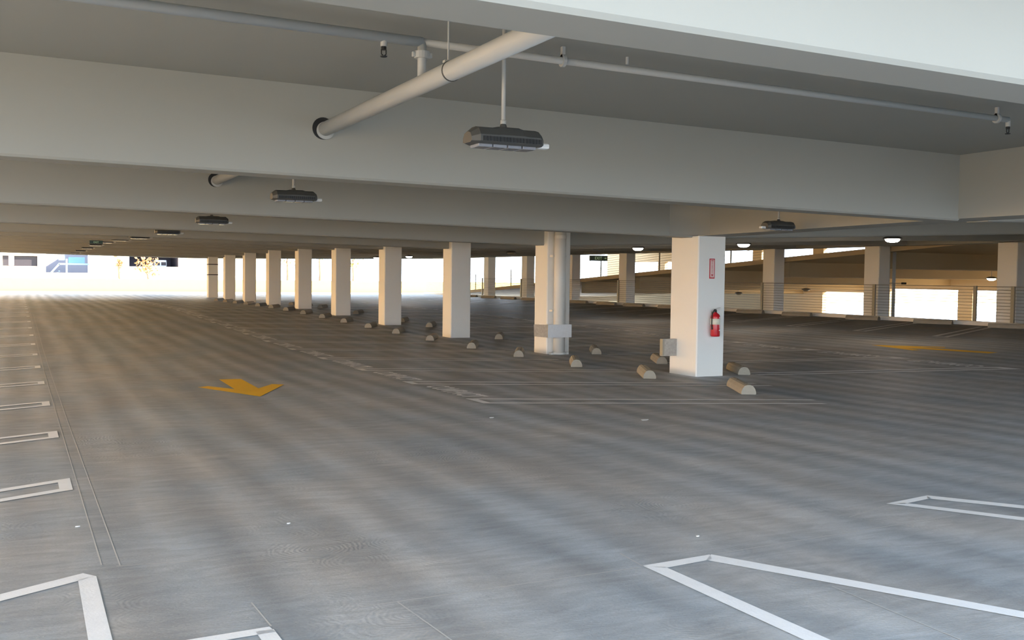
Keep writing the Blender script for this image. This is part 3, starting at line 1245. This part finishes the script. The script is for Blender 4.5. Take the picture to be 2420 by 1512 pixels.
for s in (-1, 1):
    b = bmesh.new()
    tube(b, (s * .12, 0, .05), (s * .12, 0, slab_under(2.2, 34) - 2.42), .006, seg=6)
    obj('hanger_rod', b, M_RAIL, e2)

# small camera on the downpipe column and a box light further left under the ramp
sc_ = thing('security_camera', 'small dark camera on the downpipe column of the ramp', 'camera', (27.95, 26.35, 1.45))
b = bmesh.new()
box(b, -.05, .05, -.10, .05, -.035, .035, .01)
obj('camera_body', b, M_BLACK, sc_)
b = bmesh.new()
tube(b, (-.05, .03, 0), (-.34, .35, 0), .012, seg=8)
obj('camera_arm', b, M_RAIL, sc_)

# ------------------------------------------------------------------ ground outside
b = bmesh.new()
box(b, -160, -5.45, -60, 230, -.6, -.35)
struct('ground_left', b, M_GROUND)
b = bmesh.new()
box(b, -5.45, 160, 71.85, 230, -.6, -.35)
struct('ground_back', b, M_GROUND)
b = bmesh.new()
box(b, 43.7, 160, -60, 71.8, -4.4, -4.2)
struct('ground_right', b, M_GROUND)
b = bmesh.new()
box(b, -5.45, 43.7, -60, 71.8, -4.4, -4.2)
struct('ground_front', b, M_ASPH)

b = bmesh.new()
box(b, -24, -21, 8, 100, -.4, 11)  # unseen wall added to bounce warm sunlight into the left bay
struct('wall_bounce_left', b, mat('warm_bounce_wall', (.90, .66, .38), .85, var=.04, scale=.5))

# ------------------------------------------------------------------ building across the way (far end)
BYF = 84.0
ext = thing('office_building', 'bright sunlit building seen through the far opening of the aisle', 'building', (0, BYF, -.35))
b = bmesh.new()
# facade with three openings: (x0,x1,z0,z1) in local coords, z from ground
def ezz(z):
    return z + .35
ops = [(-.95, 1.39, 1.86, 2.62), (1.94, 4.95, 1.40, 6.0), (7.8, 11.45, 1.95, 6.0)]
cur = -16
for x0, x1, z0, z1 in ops:
    box(b, cur, x0, 0, .3, 0, 6.0)
    box(b, x0, x1, 0, .3, 0, ezz(z0))
    if z1 < 5.5:
        box(b, x0, x1, 0, .3, ezz(z1), 6.0)
    cur = x1
box(b, cur, 19.0, 0, .3, 0, 6.0)
obj('facade', b, M_WHITEEXT, ext)
b = bmesh.new()
box(b, -1.0, 1.45, .32, .4, ezz(1.8), ezz(2.7))
obj('window', b, M_WIN, ext)
b = bmesh.new()
box(b, 1.8, 5.2, 6.0, 6.3, 0, 6)
box(b, 1.7, 1.9, .3, 6.3, 0, 6)
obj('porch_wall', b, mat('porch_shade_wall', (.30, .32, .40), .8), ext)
b = bmesh.new()
box(b, 7.6, 11.6, 5.0, 5.3, 0, 6)
box(b, 7.5, 7.7, .3, 5.3, 0, 6)
box(b, 11.5, 11.7, .3, 5.3, 0, 6)
box(b, 7.5, 11.7, .0, 5.3, ezz(3.6), ezz(3.8))
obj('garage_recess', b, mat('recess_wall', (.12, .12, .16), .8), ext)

stair = thing('outdoor_stair', 'pale blue steel stair in the recess of the far building', 'stair', (0, 85.6, -.35))
b = bmesh.new()
for i in range(9):
    x = 2.2 + i * .08
    box(b, x, x + .12, -.4, .4, .9 + i * .12, .94 + i * .12)
obj('steps', b, M_BLUE, stair)
b = bmesh.new()
hexa(b, [(2.1, -.45, 1.55), (2.25, -.45, 1.55), (2.25, -.4, 1.55), (2.1, -.4, 1.55), (2.82, -.45, 2.42), (2.98, -.45, 2.42), (2.98, -.4, 2.42), (2.82, -.4, 2.42)])
box(b, 2.85, 5.0, -.45, -.40, 2.36, 2.48)
obj('stringer', b, M_LBLUE, stair)
b = bmesh.new()
box(b, 3.36, 3.48, -.5, -.38, 0, 2.8)
obj('stair_post', b, M_LBLUE, stair)
b = bmesh.new()
box(b, 3.55, 4.7, -.42, -.38, 2.50, 2.95)
box(b, 2.85, 3.3, -.42, -.38, 2.7, 3.05)
obj('landing_panel', b, M_BLUE, stair)

van = thing('parked_van', 'pale vehicle with two dark windows parked in the far recess', 'vehicle', (10.25, 85.4, -.35))
b = bmesh.new()
box(b, -.48, .48, -.1, 2.5, .3, 2.85, .08)
obj('van_body', b, mat('van_paint', (.55, .62, .72), .4), van)
for s in (-1, 1):
    b = bmesh.new()
    box(b, s * .23 - .18, s * .23 + .18, -.115, -.09, 2.42, 2.68, .01)
    obj('van_window', b, M_WIN, van)
    b = bmesh.new()
    tube(b, (s * .40 - .06, .3, .3), (s * .40 + .06, .3, .3), .3, seg=20)
    tube(b, (s * .40 - .06, 2.0, .3), (s * .40 + .06, 2.0, .3), .3, seg=20)
    obj('van_wheel', b, M_BLACK, van)

pole = thing('banner_pole', 'pale pole with faded banner before the dark far window', 'pole', (-.37, 83.0, -.35))
b = bmesh.new()
tube(b, (0, 0, 0), (0, 0, 3.15), .05, seg=10)
obj('pole_shaft', b, mat('pole_grey', (.45, .45, .42), .6), pole)
b = bmesh.new()
box(b, -.17, .19, -.07, -.05, 2.25, 3.0)
obj('banner', b, mat('faded_banner', (.50, .42, .45), .7, var=.3, scale=6), pole)
b = bmesh.new()
box(b, -.12, .16, -.07, -.05, 1.7, 2.22)
obj('notice', b, mat('grey_notice', (.40, .40, .40), .7, var=.2, scale=6), pole)

# planting
def leaf_blob(bm, c, r, n, rnd, s=.12, flat=1.0):
    for _ in range(n):
        u = rnd.uniform(-1, 1)
        t = rnd.uniform(0, 2 * math.pi)
        q = math.sqrt(1 - u * u)
        rr = r * rnd.uniform(.45, 1.0)
        p = Vector((c[0] + rr * q * math.cos(t), c[1] + rr * q * math.sin(t), c[2] + rr * u * flat))
        a = Vector((rnd.uniform(-1, 1), rnd.uniform(-1, 1), rnd.uniform(-1, 1))).normalized()
        b_ = a.cross(Vector((rnd.uniform(-1, 1), rnd.uniform(-1, 1), rnd.uniform(-1, 1)))).normalized()
        k = s * rnd.uniform(.6, 1.3)
        vs_ = [bm.verts.new(p + a * k), bm.verts.new(p + b_ * k * .45), bm.verts.new(p - a * k), bm.verts.new(p - b_ * k * .45)]
        bm.faces.new(vs_)

rnd = random.Random(3)
M_BARK = mat('bark', (.22, .15, .10), .9, var=.2, scale=8)
M_LEAF1 = mat('yellow_green_leaves', (.28, .30, .08), .7, var=.3, scale=2)
M_LEAF2 = mat('orange_blossom', (.50, .30, .16), .7, var=.3, scale=3)

def tree(x, y, h, r, leafm, n, lab, cat='tree', name='tree', s=.14, z0=-.35):
    t = thing(name, lab, cat, (x, y, z0), 0)
    b = bmesh.new()
    pts = [(0, 0, 0), (.05, .02, h * .35), (-.03, 0, h * .6), (.04, 0, h * .8)]
    for i, (a, c) in enumerate(zip(pts, pts[1:])):
        tube(b, a, c, .11 * (1 - i * .25) * h / 4, seg=8, r_end=.11 * (1 - (i + 1) * .25) * h / 4)
    for k in range(6):
        an = k * 1.05
        tube(b, (0, 0, h * (.45 + .05 * k)), (math.cos(an) * r * .7, math.sin(an) * r * .7, h * (.7 + .04 * k)), .03, seg=6, r_end=.012)
    obj('trunk', b, M_BARK, t)
    b = bmesh.new()
    for k in range(7):
        an = k * .9
        leaf_blob(b, (math.cos(an) * r * .5, math.sin(an) * r * .5, h * rnd.uniform(.62, .95)), r * .55, n // 7, rnd, s)
    o = obj('foliage', b, leafm, t)
    o['kind'] = 'stuff'
    return t

tree(9.0, 82.6, 2.9, .95, M_LEAF2, 190, 'tree with orange blossom before the far building recess')
tree(6.95, 82.8, 3.5, .35, M_LEAF2, 160, 'slim orange-leaved tree beside the far building recess', s=.1)
tree(22.9, 96, 5.0, 1.6, M_LEAF1, 420, 'pale yellow-green tree seen between the fifth and sixth middle columns')
tree(26.0, 96, 5.2, 1.5, M_LEAF1, 420, 'pale yellow-green tree seen just left of the fifth middle column')
tree(30.5, 100, 4.6, 1.1, M_LEAF1, 260, 'faint pale tree seen between the fourth and fifth middle columns')
tree(60.0, 47, 3.0, 1.8, M_LEAF1, 300, 'washed-out tree outside the low ramp opening', z0=-4.2)
